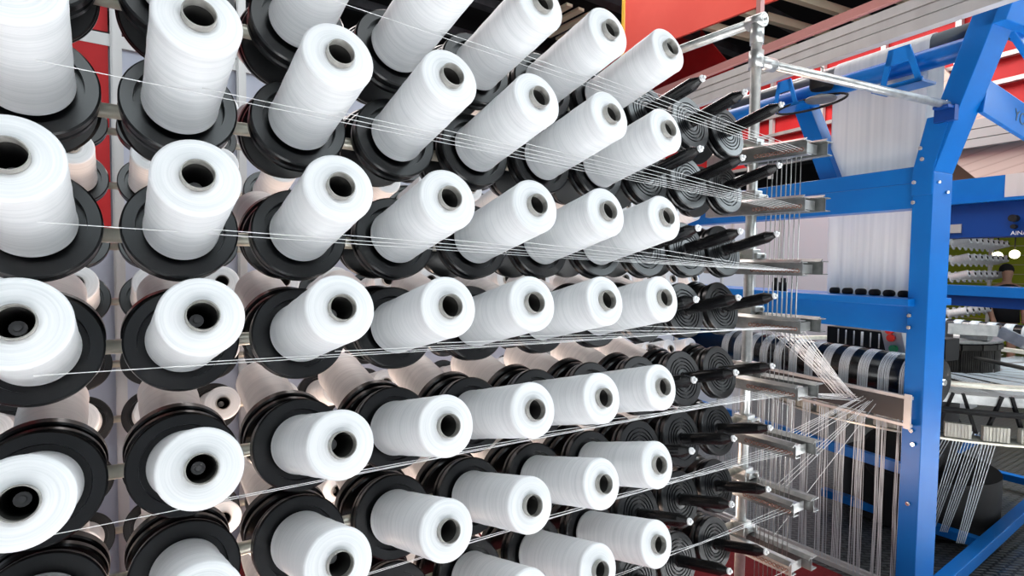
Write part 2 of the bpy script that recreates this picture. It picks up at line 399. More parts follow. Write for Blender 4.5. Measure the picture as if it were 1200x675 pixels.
for j in range(8):
    bm = B(); tube(bm, [(-.6, REAR_Y, rodz(j)), (3.45, REAR_Y, rodz(j))], .0125, 12); obj('rod', rel(bm, O1), M['brass'], rear)
for x in (-.25, 3.45):
    bm = B(); tube(bm, [(x, REAR_Y + .06, 0), (x, REAR_Y + .06, 2.3)], .014, 12); obj('post', rel(bm, O1), M['galv'], rear)

# --- guide rails at the right end of the rack
RAILX = 2.2
GZ = [ROWZ[j] - .105 for j in range(8)]
GZ[0] = 1.987; 
eyes = {}
def channel(bm, x, y0, y1, z, w, h, t=.003):
    ym, L = (y0 + y1) / 2, abs(y1 - y0)
    box(bm, (x, ym, z), (t, L, h))                              # web facing the bobbins
    box(bm, (x + w / 2, ym, z - h / 2), (w, L, t))              # lower flange
    box(bm, (x + w / 2 - .004, ym, z + h / 2), (w + .008, L, t))    # upper flange
    rot = Matrix.Rotation(math.radians(-28), 3, 'Y')
    box(bm, (x - .012, ym, z + h / 2 + .003), (.02, L, t), rot)   # folded lip
for j in range(8):
    z = GZ[j]
    yend = -.035
    g = thing('guide_rail', 'perforated steel thread guide rail, %s of eight on the rack end' % ORD[j] if j < 7 else 'perforated steel thread guide rail, lowest of eight on the rack end', 'guide rail', (RAILX, .2, z), group='thread guide rails at the end of the rack')
    O = (RAILX, .2, z)
    bm = B(); channel(bm, 2.12, .36, -.012, z, .03, .042); obj('front_channel', rel(bm, O), M['steel'], g)
    bm = B(); channel(bm, 2.205, .26, yend, z + .004, .035, .042); obj('rear_channel', rel(bm, O), M['steel_dk'], g)
    bm = B(); box(bm, (2.16, -.004, z), (.07, .004, .03)); obj('end_bracket', rel(bm, O), M['steel'], g)
    for yy in (.1, .22): bm = B(); box(bm, (2.16, yy, z - .014), (.08, .03, .004)); obj('bracket', rel(bm, O), M['steel'], g)
    for k in range(12):
        y = .004 + k * .0145
        bm = B()
        pts = [(2.1165, y + .0055 * math.cos(a * PI / 5), z - .006 + .0055 * math.sin(a * PI / 5)) for a in range(11)]
        tube(bm, pts, .0018, 6, cap=False); obj('eyelet', rel(bm, O), M['copper'], g)
        eyes[(j, k)] = Vector((2.117, y, z - .006))
# drop wires between the rails
for k in range(8):
    y = .03 + k * .0165
    bm = B(); tube(bm, [(2.165, y, GZ[7] - .25), (2.165, y, GZ[0] - .02)], .0015, 6)
    for j in range(8): tube(bm, [(2.165, y, GZ[j] - .024), (2.158, y - .004, GZ[j] - .018)], .0022, 6)
    tag(obj('drop_wire', bm, M['steel']), 'thin upright steel wire through the guide rails, %s from the camera side' % NTH[k], 'wire', 'upright wires through the guide rails')

# ------------------------------------------------------------------ loom frame coordinates
OF = Vector((3.254, .002, 0)); AE = math.radians(79.8)
E1 = Vector((math.cos(AE), math.sin(AE), 0)); E2 = Vector((math.sin(AE), -math.cos(AE), 0)); EZ = Vector((0, 0, 1))
def FP(s, o, z): return OF + E1 * s + E2 * o + EZ * z
RF = Matrix((E1, E2, EZ)).transposed()      # local (s, o, z) -> world
def fbox(bm, s0, s1, o0, o1, z0, z1):
    box(bm, FP((s0 + s1) / 2, (o0 + o1) / 2, (z0 + z1) / 2), (s1 - s0, o1 - o0, z1 - z0), RF)
def fprism(bm, poly, o, th): prism(bm, poly, th, OF + E2 * o, E1, EZ, E2)

# --- threads from the bobbins
board = {}
TN = 0
for j in range(8):
    for c in range(1, 8):
        if ('b', c, j) in HIDDEN: pass
        z0 = rodz(j) - .001 + .004 * ((c * 3 + j) % 3)
        p0 = Vector((c * DX + .012, ROD_Y - .225 * math.cos(TILT), z0))
        p1 = eyes[(j, 7 - c)]
        if j == 7 and c < 4: continue
        mid = p0.lerp(p1, .5) + Vector((0, -.004, -.004))
        p2 = p1 + Vector((.05, .0, -.012))
        p3 = Vector((2.168, .03 + (c - 1) * .0165, GZ[j] - .02))
        s_ = {0: .36, 1: .34, 2: .33, 3: .31, 4: .29, 5: .25, 6: .19, 7: .15}[j] + (c - 4) * .013
        p4 = FP(s_, -.03, .975 - .008 * abs(c - 4))
        pth = [p0, mid, p1, p2, p3, p4]; rad = [.00062, .00062, .00062, .00062, .0009, .0012]
        if j <= 2: pth.insert(5, Vector((2.170, p3.y, GZ[3] + .02))); rad.insert(5, .0008)
        bm = B(); tube(bm, pth, rad, 5, cap=False)
        if not (project(p0) and -40 < project(p0)[1] < 760): bm.free(); continue
        tag(obj('yarn_thread', bm, M['thread']), 'white thread drawn rightwards from the %s bobbin of the rack\'s %s row' % (NTH[c - 1], RANK[j]), 'thread', 'threads running from the front bobbins to the guide rails')

# ------------------------------------------------------------------ blue loom frame
loom = thing('loom_frame', 'bright blue painted steel frame holding the woven sheet', 'machine frame', tuple(OF))
def part(name, fn, m, bevel=.003, parent=loom):
    bm = B(); fn(bm); bmesh.ops.translate(bm, verts=bm.verts[:], vec=-Vector(parent.location)); return obj(name, bm, m, parent, bevel)
part('post', lambda b: fbox(b, 0, .085, 0, .15, 0, 2.03), M['blue'])
def leg(b):
    prism(b, [(0, 2.03), (.09, 2.03), (-.13, 2.70), (-.225, 2.70)], .15, OF.copy(), E1, EZ, E2)
part('leaning_leg', leg, M['blue'])
part('leg_plate', lambda b: prism(b, [(.0, 1.93), (.088, 1.93), (.088, 2.03), (.035, 2.27), (-.06, 2.27), (0, 2.04)], .006, OF - E2 * .007, E1, EZ, E2), M['blue'])
part('upper_beam', lambda b: (fbox(b, .02, 1.7, .01, .12, 1.875, 1.99), prism(b, [(.085, 1.99), (1.7, 1.99), (1.7, 2.065), (.085, 2.065)], .006, OF + E2 * .012, E1, EZ, E2)), M['blue'])
part('lower_beam', lambda b: (fbox(b, .02, 1.7, .02, .14, 1.30, 1.43)), M['blue'])
part('ledge', lambda b: (fbox(b, .055, 1.7, -.045, .30, 1.428, 1.462)), M['blue'])
part('far_post', lambda b: fbox(b, 1.55, 1.63, 0, .15, 0, 2.03), M['blue'])
part('far_leg', lambda b: prism(b, [(.50, 2.05), (.60, 2.05), (.80, 2.52), (.70, 2.52)], .09, OF + E2 * .09, E1, EZ, E2), M['blue'])
part('far_leg', lambda b: fbox(b, .53, .60, .22, .3, 1.46, 2.06), M['blue'])
part('cross_tube', lambda b: tube(b, [FP(-.12, .084, 2.558), FP(1.35, .084, 2.558)], .046, 24), M['blue'])
part('top_node', lambda b: prism(b, [(-.13, 2.60), (-.235, 2.60), (-.28, 2.74), (-.10, 2.74)], .3, OF.copy(), E1, EZ, E2), M['blue'])
# diagonal brace running away from the leg, with its lettering
def diag(b, s0, o0, z0, s1, o1, z1, h, w):
    p, q = FP(s0, o0, z0), FP(s1, o1, z1); d = (q - p).normalized(); n = E1; up = n.cross(d).normalized()
    if up.z < 0: up = -up
    prism(b, [(0, -h / 2), ((q - p).length, -h / 2), ((q - p).length, h / 2), (0, h / 2)], w, p - n * w / 2, d, up, n)
    return p, q, d, up
def brace(b): diag(b, -.10, .15, 2.355, -.10, 1.15, 2.155, .15, .02)
part('diagonal_brace', brace, M['blue'])
part('top_brace', lambda b: diag(b, -.18, .15, 2.66, -.18, .7, 2.36, .09, .03), M['blue'])
for (s, z) in ((.045, 2.09), (.075, 1.99), (.075, 1.90), (.055, 2.14), (.07, 1.33), (.07, 1.385), (.04, .86), (.03, .80), (.04, .52)):
    part('bolt', lambda b, s=s, z=z: (tube(b, [FP(s, -.012, z), FP(s, -.004, z)], .0095, 8), tube(b, [FP(s, -.014, z), FP(s, .0, z)], .005, 8)), M['chrome'], 0)
for (o, z) in ((.03, 1.985), (.10, 1.945)):
    part('bolt', lambda b, o=o, z=z: tube(b, [FP(-.012, o, z), FP(0, o, z)], .007, 8), M['chrome'], 0)
part('floor_rail', lambda b: box(b, (4.9, -.035, .105), (3.3, .06, .07)), M['blue'])
part('floor_rail', lambda b: box(b, (5.4, .62, .10), (2.3, .05, .06)), M['blue'])
part('cross_rail', lambda b: box(b, (4.18, .42, .09), (.06, .85, .05)), M['blue'])
part('cross_rail', lambda b: box(b, (5.6, .42, .09), (.06, .85, .05)), M['blue'])
part('stay_rail', lambda b: fbox(b, .05, 1.6, .12, .15, .60, .655), M['blue'])
part('stay_rail', lambda b: fbox(b, .35, 1.6, .55, .58, .45, .50), M['blue'])
def triangle_bracket(s, o, z, k=1.):
    def f(b):
        def P(p): return [(s + a * k, z + c * k) for a, c in p]
        # open triangular plate made from four bars
        for q in ([(-.11, 0), (.07, 0), (.07, .018), (-.11, .018)], [(-.11, .0), (-.085, .0), (-.03, .17), (-.055, .17)],
                  [(.045, .0), (.07, .0), (.035, .17), (.01, .17)], [(-.06, .10), (.05, .10), (.03, .17), (-.055, .17)]):
            prism(b, P(q), .008, OF + E2 * o, E1, EZ, E2)
    return f
part('roller_bracket', triangle_bracket(.17, -.02, 2.44, 1.05), M['blue_lt'], 0)
part('roller_bracket', triangle_bracket(.78, -.02, 2.49, .9), M['blue_lt'], 0)
part('bracket_plate', lambda b: fbox(b, .06, .28, -.02, .1, 2.44, 2.452), M['blue'], 0)
part('bracket_plate', lambda b: fbox(b, .65, .88, -.02, .12, 2.49, 2.502), M['blue'], 0)
# end fitting of the pipe
part('pipe_socket', lambda b: (fbox(b, -.085, -.005, -.03, 0, 2.235, 2.30), fbox(b, -.08, -.02, -.07, -.02, 2.285, 2.297)), M['blue_dk'], 0)
def text_obj(name, body, size, loc, right, up, m, parent=None, ext=.0006):
    cu = bpy.data.curves.new(name, 'FONT'); cu.body = body; cu.size = size; cu.extrude = ext; cu.align_x = 'LEFT'
    o = bpy.data.objects.new(name, cu); COL.objects.link(o)
    dg = bpy.context.evaluated_depsgraph_get(); dg.update()
    me = bpy.data.meshes.new_from_object(o.evaluated_get(dg)); COL.objects.unlink(o); bpy.data.objects.remove(o)
    o = bpy.data.objects.new(name, me); COL.objects.link(o); me.materials.clear(); me.materials.append(m)
    r = Vector(right).normalized(); n = r.cross(Vector(up)).normalized(); u = n.cross(r)
    mt = Matrix((r, u, n)).transposed().to_4x4(); mt.translation = Vector(loc)
    if parent: o.parent = parent; mt.translation = Vector(loc) - parent.location
    o.matrix_basis = mt
    return o
bm = B(); p, q, d, up = diag(bm, -.10, .15, 2.355, -.10, 1.15, 2.155, .15, .02); bm.free()
text_obj('lettering', 'YO', .075, p + d * .25 - up * .025 - E1 * .0115, d, up, M['lettering_d'], loom)
# connecting pipe from rack to loom
pipe = thing('tie_pipe', 'bare steel pipe from the rack post to the blue frame', 'pipe', (PX, PY, 2.335))
bm = B(); a = Vector((PX + .02, PY, 2.335)); b_ = FP(-.05, -.02, 2.305); tube(bm, [a, b_], .0165, 20); obj('shaft', rel(bm, pipe.location), M['galv'], pipe)
bm = B(); dd = (b_ - a).normalized(); tube(bm, [a - dd * .0, a + dd * .07], .024, 18); obj('joint_sleeve', rel(bm, pipe.location), M['galv'], pipe)
bm = B(); tube(bm, [b_ - dd * .01, b_ + dd * .012], .008, 8); tube(bm, [b_ + EZ * -.05, b_ + EZ * .02], .006, 8); obj('end_bolt', rel(bm, pipe.location), M['chrome'], pipe)

# --- top roller, fabric sheet, belt and motor
roll = thing('cloth_roller', 'dark grey roller across the top of the blue frame', 'roller', tuple(FP(0, .2, 2.64)))
bm = B(); tube(bm, [FP(-.16, .20, 2.645), FP(1.3, .20, 2.645)], .061, 32); obj('roller_tube', rel(bm, roll.location), mat('roller_sheen', (.07, .085, .10), .28), roll)  # grey-blue base colour carries the dark roller's reflected light
bm = B(); tube(bm, [FP(-.23, .20, 2.64), FP(1.36, .20, 2.64)], .014, 12); obj('axle', rel(bm, roll.location), M['chrome'], roll)
def sheet_bm():
    bm = B(); rows = []
    prof = [(.142, 1.40 + 1.2 * k / 30) for k in range(31)]      # (offset, z) hanging run
    prof = [(.134, z) for _, z in prof]
    for k in range(1, 12):                                   # wrapped over the roller
        a = PI - PI * k / 11.
        prof.append((.20 + .066 * math.cos(a), 2.645 + .066 * math.sin(a)))
    prof += [(.266, 2.645 - .05 * k) for k in range(1, 8)]
    for (o, z) in prof:
        row = []
        for i in range(61):
            f = i / 60.; s = .115 + f * .47
            w = max(0, min(1, (1.9 - z) / .45)) * .012
            amp = w * math.sin(f * 2 * PI * 6)
            sq = s + (.0 if z > 1.9 else (1.9 - z) * .05 * (.5 - f))
            row.append(bm.verts.new(FP(sq, o + amp, z)))
        rows.append(row)
    for a, b2 in zip(rows, rows[1:]):
        for i in range(60): bm.faces.new((a[i], a[i + 1], b2[i + 1], b2[i])).smooth = True
    return bm
sh = obj('woven_sheet', sheet_bm(), M['cloth']); tag(sh, 'white translucent woven sheet hanging from the top roller to the blue ledge', 'fabric sheet')
so = sh.modifiers.new('thick', 'SOLIDIFY'); so.thickness = .0008
# row of short black cores on the ledge beneath the sheet
for k in range(6):
    bm = B(); s = .17 + k * .07; lathe(bm, [(-.0, .0), (0, .018), (.06, .018), (.06, .013), (.002, .013)], 16, 'Z')
    o = obj('rubber_roller', bm, M['blackm']); o.rotation_euler = (PI / 2, 0, AE - PI / 2 + PI / 2); o.location = FP(s, .10, 1.476)
    tag(o, 'short black rubber roller under the sheet\'s wavy hem, %s from the post' % NTH[k], 'roller', 'black rollers on the blue ledge')
for k, s in enumerate((.77, .82)):
    bm = B(); lathe(bm, [(0, 0), (0, .02), (.05, .02), (.05, 0)], 14, 'Z'); box(bm, (0, 0, .06), (.02, .02, .03))
    o = obj('knob', bm, M['blackm']); o.location = FP(s, .03, 1.462)
    tag(o, 'small black knob on the blue ledge left of the sheet, %s' % ('nearer one' if k == 0 else 'farther one'), 'knob', 'black knobs on the ledge')
motor = thing('belt_motor', 'small black motor with fan under the top roller', 'motor', tuple(FP(.52, -.05, 2.52)))
bm = B(); lathe(bm, [(0, 0), (0, .05), (.012, .056), (.06, .056), (.07, .045), (.075, 0)], 28, 'Z'); box(bm, (.06, 0, .05), (.05, .02, .07)); o = obj('housing', bm, M['blackm'], motor, auto=40)
o.location = (0, 0, .0)
bm = B(); lathe(bm, [(-.06, 0), (-.058, .07), (-.05, .075), (-.044, .07), (-.02, .0)], 32, 'Z'); obj('pulley', bm, mat('pulley_grey', (.12, .13, .14), .5), motor, auto=40)
bm = B(); pts = []
for k in range(33):
    a = 2 * PI * k / 32
    r0 = Vector((0, 0, 0)) + E1 * (.06 + .2 * math.cos(a)) + E2 * (.05 * math.sin(a)) + EZ * (-.06 + .045 * math.sin(a) + .01 * math.cos(a))
    pts.append(r0)
tube(bm, pts, .006, 8, cap=False); bt = obj('drive_belt', bm, M['blackm']); bt.location = motor.location
tag(bt, 'black rubber drive belt looping between motor and blue bracket', 'belt')
bm = B(); tube(bm, [Vector((0, 0, .07)), Vector((.01, 0, .11)), Vector((-.03, .02, .13))], .003, 6); obj('cable', bm, M['blackm'], motor)
# perforated pulley seen through the sheet
pl = thing('perforated_pulley', 'round pulley with holes showing through the white sheet', 'pulley', tuple(FP(.20, .19, 2.44)))
bm = B()
for k in range(6):
    a = k * PI / 3
    pts = [E1 * (.026 * math.cos(a) + .009 * math.cos(t * PI / 5)) + EZ * (.026 * math.sin(a) + .009 * math.sin(t * PI / 5)) for t in range(11)]
    tube(bm, pts, .004, 6, cap=False)
tube(bm, [E1 * .045 * math.cos(t * PI / 12) + EZ * .045 * math.sin(t * PI / 12) for t in range(25)], .006, 6, cap=False)
obj('wheel', bm, M['blackm'], pl)
bm = B(); tube(bm, [Vector((0, 0, -.04)), Vector((0, 0, -.16))], .005, 6); obj('stem', bm, M['blackm'], pl)

# --- eyelet board: two bars and an end plate
brd = thing('eyelet_board', 'pair of pinkish aluminium bars with end plate bolted to the blue post', 'guide board', tuple(FP(.03, -.02, .95)))
for z in (1.012, .885):
    bm = B(); fbox(bm, .03, 1.5, -.035, -.015, z - .008, z + .008); obj('bar', rel(bm, brd.location), M['alu_pink'], brd, .002)
bm = B(); fbox(bm, .025, .055, -.045, -.038, .872, 1.03); obj('end_plate', rel(bm, brd.location), M['alu_pink'], brd)
bm = B(); fbox(bm, .055, 1.5, -.02, -.014, .90, 1.0); obj('backing', rel(bm, brd.location), mat('board_dark', (.05, .045, .045), .25, .3, coat=.5), brd)
# --- guide roller with bands of thread over it
gr = thing('warp_roller', 'black horizontal roller wrapped with bands of white thread', 'roller', tuple(FP(.05, .12, 1.09)))
bm = B(); tube(bm, [FP(.03, .17, 1.075), FP(1.6, .17, 1.075)], .108, 48); obj('roller_tube', rel(bm, gr.location), M['blackg'], gr)
bm = B(); tube(bm, [FP(.0, .17, 1.075), FP(1.65, .17, 1.075)], .015, 12); obj('axle', rel(bm, gr.location), M['chrome'], gr)
rnd = random.Random(5)
for k in range(12):
    bm = B(); sc = .115 + k * .1
    for i in range(16):
        s = sc + (i - 7.5) * .0034 + rnd.uniform(-.0008, .0008)
        s2 = s + rnd.uniform(-.012, .012); w = .0011
        path = [(s, .17 + .1092 * math.cos(a), 1.075 + .1092 * math.sin(a)) for a in [PI * t / 16 for t in range(4, 17)]]
        path += [(s * .7 + s2 * .3, .0605, .85), (s2, .062, .45), (s2 + rnd.uniform(-.01, .01), .065, .03)]
        prev = None
        for (ss, oo, zz) in path:
            v = (bm.verts.new(FP(ss - w, oo, zz)), bm.verts.new(FP(ss + w, oo, zz)))
            if prev: bm.faces.new((prev[0], prev[1], v[1], v[0]))
            prev = v
    o = obj('warp_band', bm, M['thread_soft'])
    so = o.modifiers.new('thick', 'SOLIDIFY'); so.thickness = .0006
    tag(o, 'band of fine pale threads over the black roller, %s from the blue post' % NTH[k], 'thread band', 'thread bands over the black roller')

# ------------------------------------------------------------------ circular loom head
CC = Vector((4.56, .43, 0))
head = thing('circular_loom', 'circular loom head with dark drum, bright ring and cream brush blocks', 'loom', tuple(CC))
def hp(name, bm, m, auto=40, parent=head): return obj(name, bm, m, parent, auto=auto)
N8 = 20
bm = B(); lathe(bm, [(1.165, 0), (1.165, .385), (1.17, .395), (1.182, .395), (1.186, .385), (1.186, .3), (1.15, .28), (1.15, 0)], N8, 'Z', False); hp('top_disc', bm, M['steel'])
for k in range(N8):
    a0 = 2 * PI * k / N8; bm = B()
    for i in range(9):
        a = a0 + (i - 4) * .032
        c = Vector((math.cos(a) * .378, math.sin(a) * .378, 1.07)); box(bm, c, (.004, .007, .19), Matrix.Rotation(a, 3, 'Z'))
    box(bm, (math.cos(a0) * .382, math.sin(a0) * .382, 1.145), (.012, .112, .03), Matrix.Rotation(a0, 3, 'Z'))
    hp('reed_segment', bm, M['drum'], None)
bm = B(); lathe(bm, [(.90, 0), (.90, .34), (1.15, .33), (1.155, 0)], 40, 'Z'); hp('drum', bm, M['drum'])
bm = B(); lathe(bm, [(1.015, .94), (1.015, .96), (1.02, .975), (1.03, .98), (1.04, .975), (1.045, .96), (1.04, .94)], 72, 'Z', close=True); hp('bright_ring', bm, M['brass'])
bm = B(); lathe(bm, [(.93, .42), (.975, .93), (.93, .93), (.90, .42)], 60, 'Z', close=True); hp('shuttle_track', bm, M['steel'])
bm = B(); lathe(bm, [(.895, .88), (.915, .97), (.905, 1.0), (.885, .97), (.875, .88)], 60, 'Z', close=True); hp('lower_ring', bm, M['blackm'])
bm = B()
for k in range(60):
    a = 2 * PI * k / 60
    box(bm, (math.cos(a) * .93, math.sin(a) * .93, .885), (.02, .013, .20), Matrix.Rotation(a, 3, 'Z') @ Matrix.Rotation(.3 if k % 2 else -.3, 3, 'X'))
o = hp('link_rods', bm, M['blackm'], None); o['kind'] = 'stuff'
bm = B(); lathe(bm, [(.75, .86), (.75, .985), (.76, .985), (.76, .86)], 60, 'Z', close=True); hp('brush_ring', bm, M['brass'])
for k in range(40):
    a = 2 * PI * k / 40; bm = B(); box(bm, (math.cos(a) * .955, math.sin(a) * .955, .80), (.03, .105, .07), Matrix.Rotation(a, 3, 'Z'))
    for i in range(7): box(bm, Matrix.Rotation(a, 3, 'Z') @ Vector((.972, (i - 3) * .014, .80)), (.004, .004, .072), Matrix.Rotation(a, 3, 'Z'))
    q = project(CC + Vector((math.cos(a) * .955, math.sin(a) * .955, .75)))
    hp('brush_block', bm, M['brush'], None)
# fan of warp threads between drum and ring
bm = B()
for k in range(300):
    a = 2 * PI * k / 300 + .001 * (k % 3); g = k % 12
    if g > 8: continue
    p = Vector((math.cos(a) * .39, math.sin(a) * .39, 1.0)); q = Vector((math.cos(a + .3) * .95, math.sin(a + .3) * .95, .995)); tube(bm, [p, q], .0012, 4, cap=False)
o = hp('warp_fan', bm, M['thread_soft'], None); o['kind'] = 'stuff'
bm = B(); lathe(bm, [(0.02, 0), (.02, .42), (.35, .42), (.35, .2), (.9, .2), (.9, 0)], 40, 'Z'); hp('base', bm, M['blackm'])
# bent arm over the head
def arm(b):
    pts = [(-.37, -.24, 1.262), (-.27, -.44, 1.262), (-.285, -.55, 1.21), (-.28, -.72, 1.11)]
    for a, c in zip(pts, pts[1:]):
        a, c = Vector(a), Vector(c); d = c - a; L = d.length; dn = d.normalized(); n = Vector((-1, -.1, 0)).normalized(); up = dn.cross(n).normalized()
        if up.z < 0: up = -up
        prism(b, [(0, -.03), (L, -.03), (L, .03), (0, .03)], .03, a, dn, up, n)
bm = B(); arm(bm); hp('bent_arm', bm, M['steel'], None)
bm = B(); tube(bm, [(-.2, -.3, 1.09), (-.1, -.75, 1.02)], .012, 12); hp('side_bar', bm, M['drum'])
for k, (x, y) in enumerate(((.02, -.30), (.14, -.30))):
    bm = B(); lathe(bm, [(1.18, 0), (1.18, .008), (1.225, .008), (1.228, .02), (1.238, .02), (1.242, 0)], 16, 'Z'); bmesh.ops.translate(bm, verts=bm.verts[:], vec=(x, y, 0)); hp('red_button', bm, M['btn_red'])
for k, (x, y, s) in enumerate(((-.25, -.1, .16), (-.3, .15, .12), (0, .12, .14), (-.12, -.3, .1))):
    bm = B(); box(bm, (x, y, 1.19 + s * .3), (s, s * 1.3, s * .6)); box(bm, (x, y, 1.19 + s * .65), (s * .5, s * .8, s * .2)); hp('gear_case', bm, M['steel'] if k % 2 else M['drum'], None)
# threads dropping from the ring toward the floor, in bundles
for k in range(1, 5):
    bm = B()
    top = Vector(((3.80, .13, .75), (3.852, .078, .75), (3.904, .027, .75), (3.978, -.022, .75), (4.059, -.058, .75))[k])
    bot = Vector(((4.25, .43, .12), (4.197, .37, .12), (4.109, .203, .12), (4.087, .14, .12), (4.0, .04, .12))[k])
    for i in range(5):
        of = (i - 2) * .0095
        tube(bm, [top + Vector((of * 1.2, -of * 1.2, 0)), bot + Vector((of * .5, -of * .7, 0))], .0024, 4, cap=False)
    tag(obj('thread_bundle', bm, M['thread_soft']), 'bundle of pale threads slanting down from the loom ring, %s from the blue post' % NTH[k - 1], 'thread bundle', 'slanting thread bundles under the loom ring')
# black take-up drum under the ring
bm = B(); lathe(bm, [(0, 0), (0, .17), (.02, .19), (.9, .19), (.92, .17), (.92, 0)], 40, 'X'); o = obj('take_up_drum', bm, M['blackm'], auto=40)
o.location = (4.15, .42, .45); o.rotation_euler = (0, 0, .1); tag(o, 'large black drum lying beneath the circular loom', 'drum')
bm = B(); lathe(bm, [(.4, .0), (.42, .0)], 8, 'Z'); bm.free()
bm = B(); box(bm, (6.3, .75, .48), (1.3, .02, .36)); box(bm, (6.3, .74, .66), (1.32, .04, .02)); tag(obj('machine_guard', bm, M['alu'], None, .003), 'silvery sheet metal guard standing behind the loom', 'machine guard')
# control box with buttons
cb = thing('control_box', 'grey control box with red and green buttons beside the blue post', 'control box', tuple(FP(.30, .30, 1.225)))
o = cb; Rb = RF @ Matrix.Rotation(.25, 3, 'Y')
bm = B(); box(bm, (0, 0, 0), (.10, .05, .17), Rb); obj('housing', bm, M['panel_grey'], cb, .004)
for (z, m_, nm) in ((.055, 'btn_red', 'red_button'), (.015, 'btn_red', 'red_button'), (-.04, 'btn_grn', 'green_button')):
    bm = B(); c0 = Rb @ Vector((0, -.025, z)); c1 = Rb @ Vector((0, -.045, z)); tube(bm, [c0, c1], .019, 16); obj(nm, bm, M[m_], cb)
bm = B(); fbox(bm, .12, .75, .40, .52, 1.14, 1.25); bmesh.ops.translate(bm, verts=bm.verts[:], vec=(0, 0, 0))
o = obj('tension_unit', bm, M['blackm']); tag(o, 'dark tension unit with pale fingers behind the thread roller', 'tension unit')
ten = o
for k in range(12):
    bm = B(); tube(bm, [FP(.16 + k * .047, .395, 1.16), FP(.16 + k * .047, .395, 1.24)], .007 if k % 4 == 0 else .004, 8); obj('finger', bm, M['white_plastic'] if k % 4 == 0 else M['alu'], ten)

# ------------------------------------------------------------------ setting
bm = B(); box(bm, (8, 4, -.02), (34, 30, .04)); struct('floor', bm, M['plate'])
bm = B(); box(bm, (.55, .9, .004), (5.6, 2.8, .008)); o = obj('carpet', bm, M['carpet']); tag(o, 'red carpet under the bobbin racks', 'carpet')
bm = B(); box(bm, (2.0, -4.0, .004), (14, 6.98, .008)); tag(obj('bounce_floor', bm, M['bounce']), None, None, None, 'structure')  # unseen pale floor, added to bounce light up onto the bobbins
bm = B(); box(bm, (3.43, .7, .012), (.05, 3.2, .024)); box(bm, (3.43, .7, .03), (.02, 3.2, .02)); o = struct('trim_1', bm, M['alu'])
# back wall of the stand: posts, rails and panels
WY = 2.3
posts = [-.75, .33, .86, 1.9, 2.95]
wall = bpy.data.objects.new('wall_back', None); COL.objects.link(wall); wall['kind'] = 'structure'; wall.location = (0, WY, 0)
def wp(name, bm, m): bmesh.ops.translate(bm, verts=bm.verts[:], vec=(0, -WY, 0)); return obj(name, bm, m, wall)
for i, x in enumerate(posts):
    bm = B(); box(bm, (x, WY, 1.55), (.045, .045, 3.1)); box(bm, (x - .012, WY - .025, 1.55), (.006, .006, 3.1)); wp('post', bm, M['alu'])
for x0, x1 in zip(posts, posts[1:]):
    for z in (2.60, .06):
        bm = B(); box(bm, ((x0 + x1) / 2, WY, z), (x1 - x0 - .04, .035, .055)); wp('rail', bm, M['alu'])
    bm = B(); box(bm, ((x0 + x1) / 2, WY + .005, 1.33), (x1 - x0 - .03, .006, 2.5)); wp('panel', bm, M['wallw'])
bm = B(); box(bm, (-.22, WY - .012, 2.15), (1.04, .006, .86)); wp('red_panel', bm, M['red'])
bm = B(); box(bm, (-.22, WY + .0, 2.95), (1.04, .006, .62)); wp('red_panel', bm, M['red'])
# grey-lavender panels to the right, behind the loom
side = bpy.data.objects.new('wall_right', None); COL.objects.link(side); side['kind'] = 'structure'
for i in range(5):
    bm = B(); s0 = 1.9 + i * .62; 
    c = Vector((3.4 + i * .62, 2.6, 1.0)); box(bm, c, (.6, .01, 2.0)); obj('panel', bm, M['wallg'], side)
    bm = B(); box(bm, c + Vector((.31, -.01, 0)), (.03, .03, 2.05)); obj('post', bm, M['alu'], side)
# dark far walls of the hall
bm = B(); box(bm, (10, 24, 3.6), (44, .2, 7.2)); struct('wall_north', bm, M['ceil'])
bm = B(); box(bm, (31, 10, 3.6), (.2, 40, 7.2)); struct('wall_east', bm, M['ceil'])
# ceiling
bm = B(); box(bm, (10, 10, 7.2), (44, 40, .1)); struct('ceiling', bm, M['ceil'])
for k, so_ in enumerate((6.4, 7.3, 8.2, 9.1)):
    bm = B(); prism(bm, [(-4, 6.3), (4, 6.3), (4, 6.45), (-4, 6.45)], .12, OF + E1 * (4.7 + k * .8) + E2 * 8, E2, EZ, E1)
    tag(obj('ceiling_beam', bm, M['beam_y']), 'cream roof beam high at the upper right, %s from the camera' % NTH[k], 'roof beam', 'cream roof beams')
for k in range(7):
    y = 5.2 + k * 1.5
    bm = B(); box(bm, (8, y, 6.5), (24, .22, .16)); tag(obj('roof_girder', bm, M['truss']), 'dim grey girder crossing the black ceiling, %s from the stand' % NTH[k], 'girder', 'dim girders under the ceiling')
for k in range(4):
    bm = B(); box(bm, (7.0 + k * .28, 7.4, 6.2), (.14, 1.3, .05)); tag(obj('roof_slat', bm, M['beam_y']), 'dull cream slat under the black ceiling, %s from left' % NTH[k], 'slat', 'slats under the ceiling')
# red hanging banner
bn = thing('hanging_banner', 'bright red banner hanging above the rack at top centre', 'banner', (5, 2, 4.6))
bm = B(); box(bm, (0, -.2, .45), (.03, 3.4, 2.3)); obj('fabric', bm, M['redb'], bn)
bm = B(); box(bm, (0, 1.53, .45), (.05, .035, 2.3)); obj('yellow_edge', bm, M['yellow'], bn)
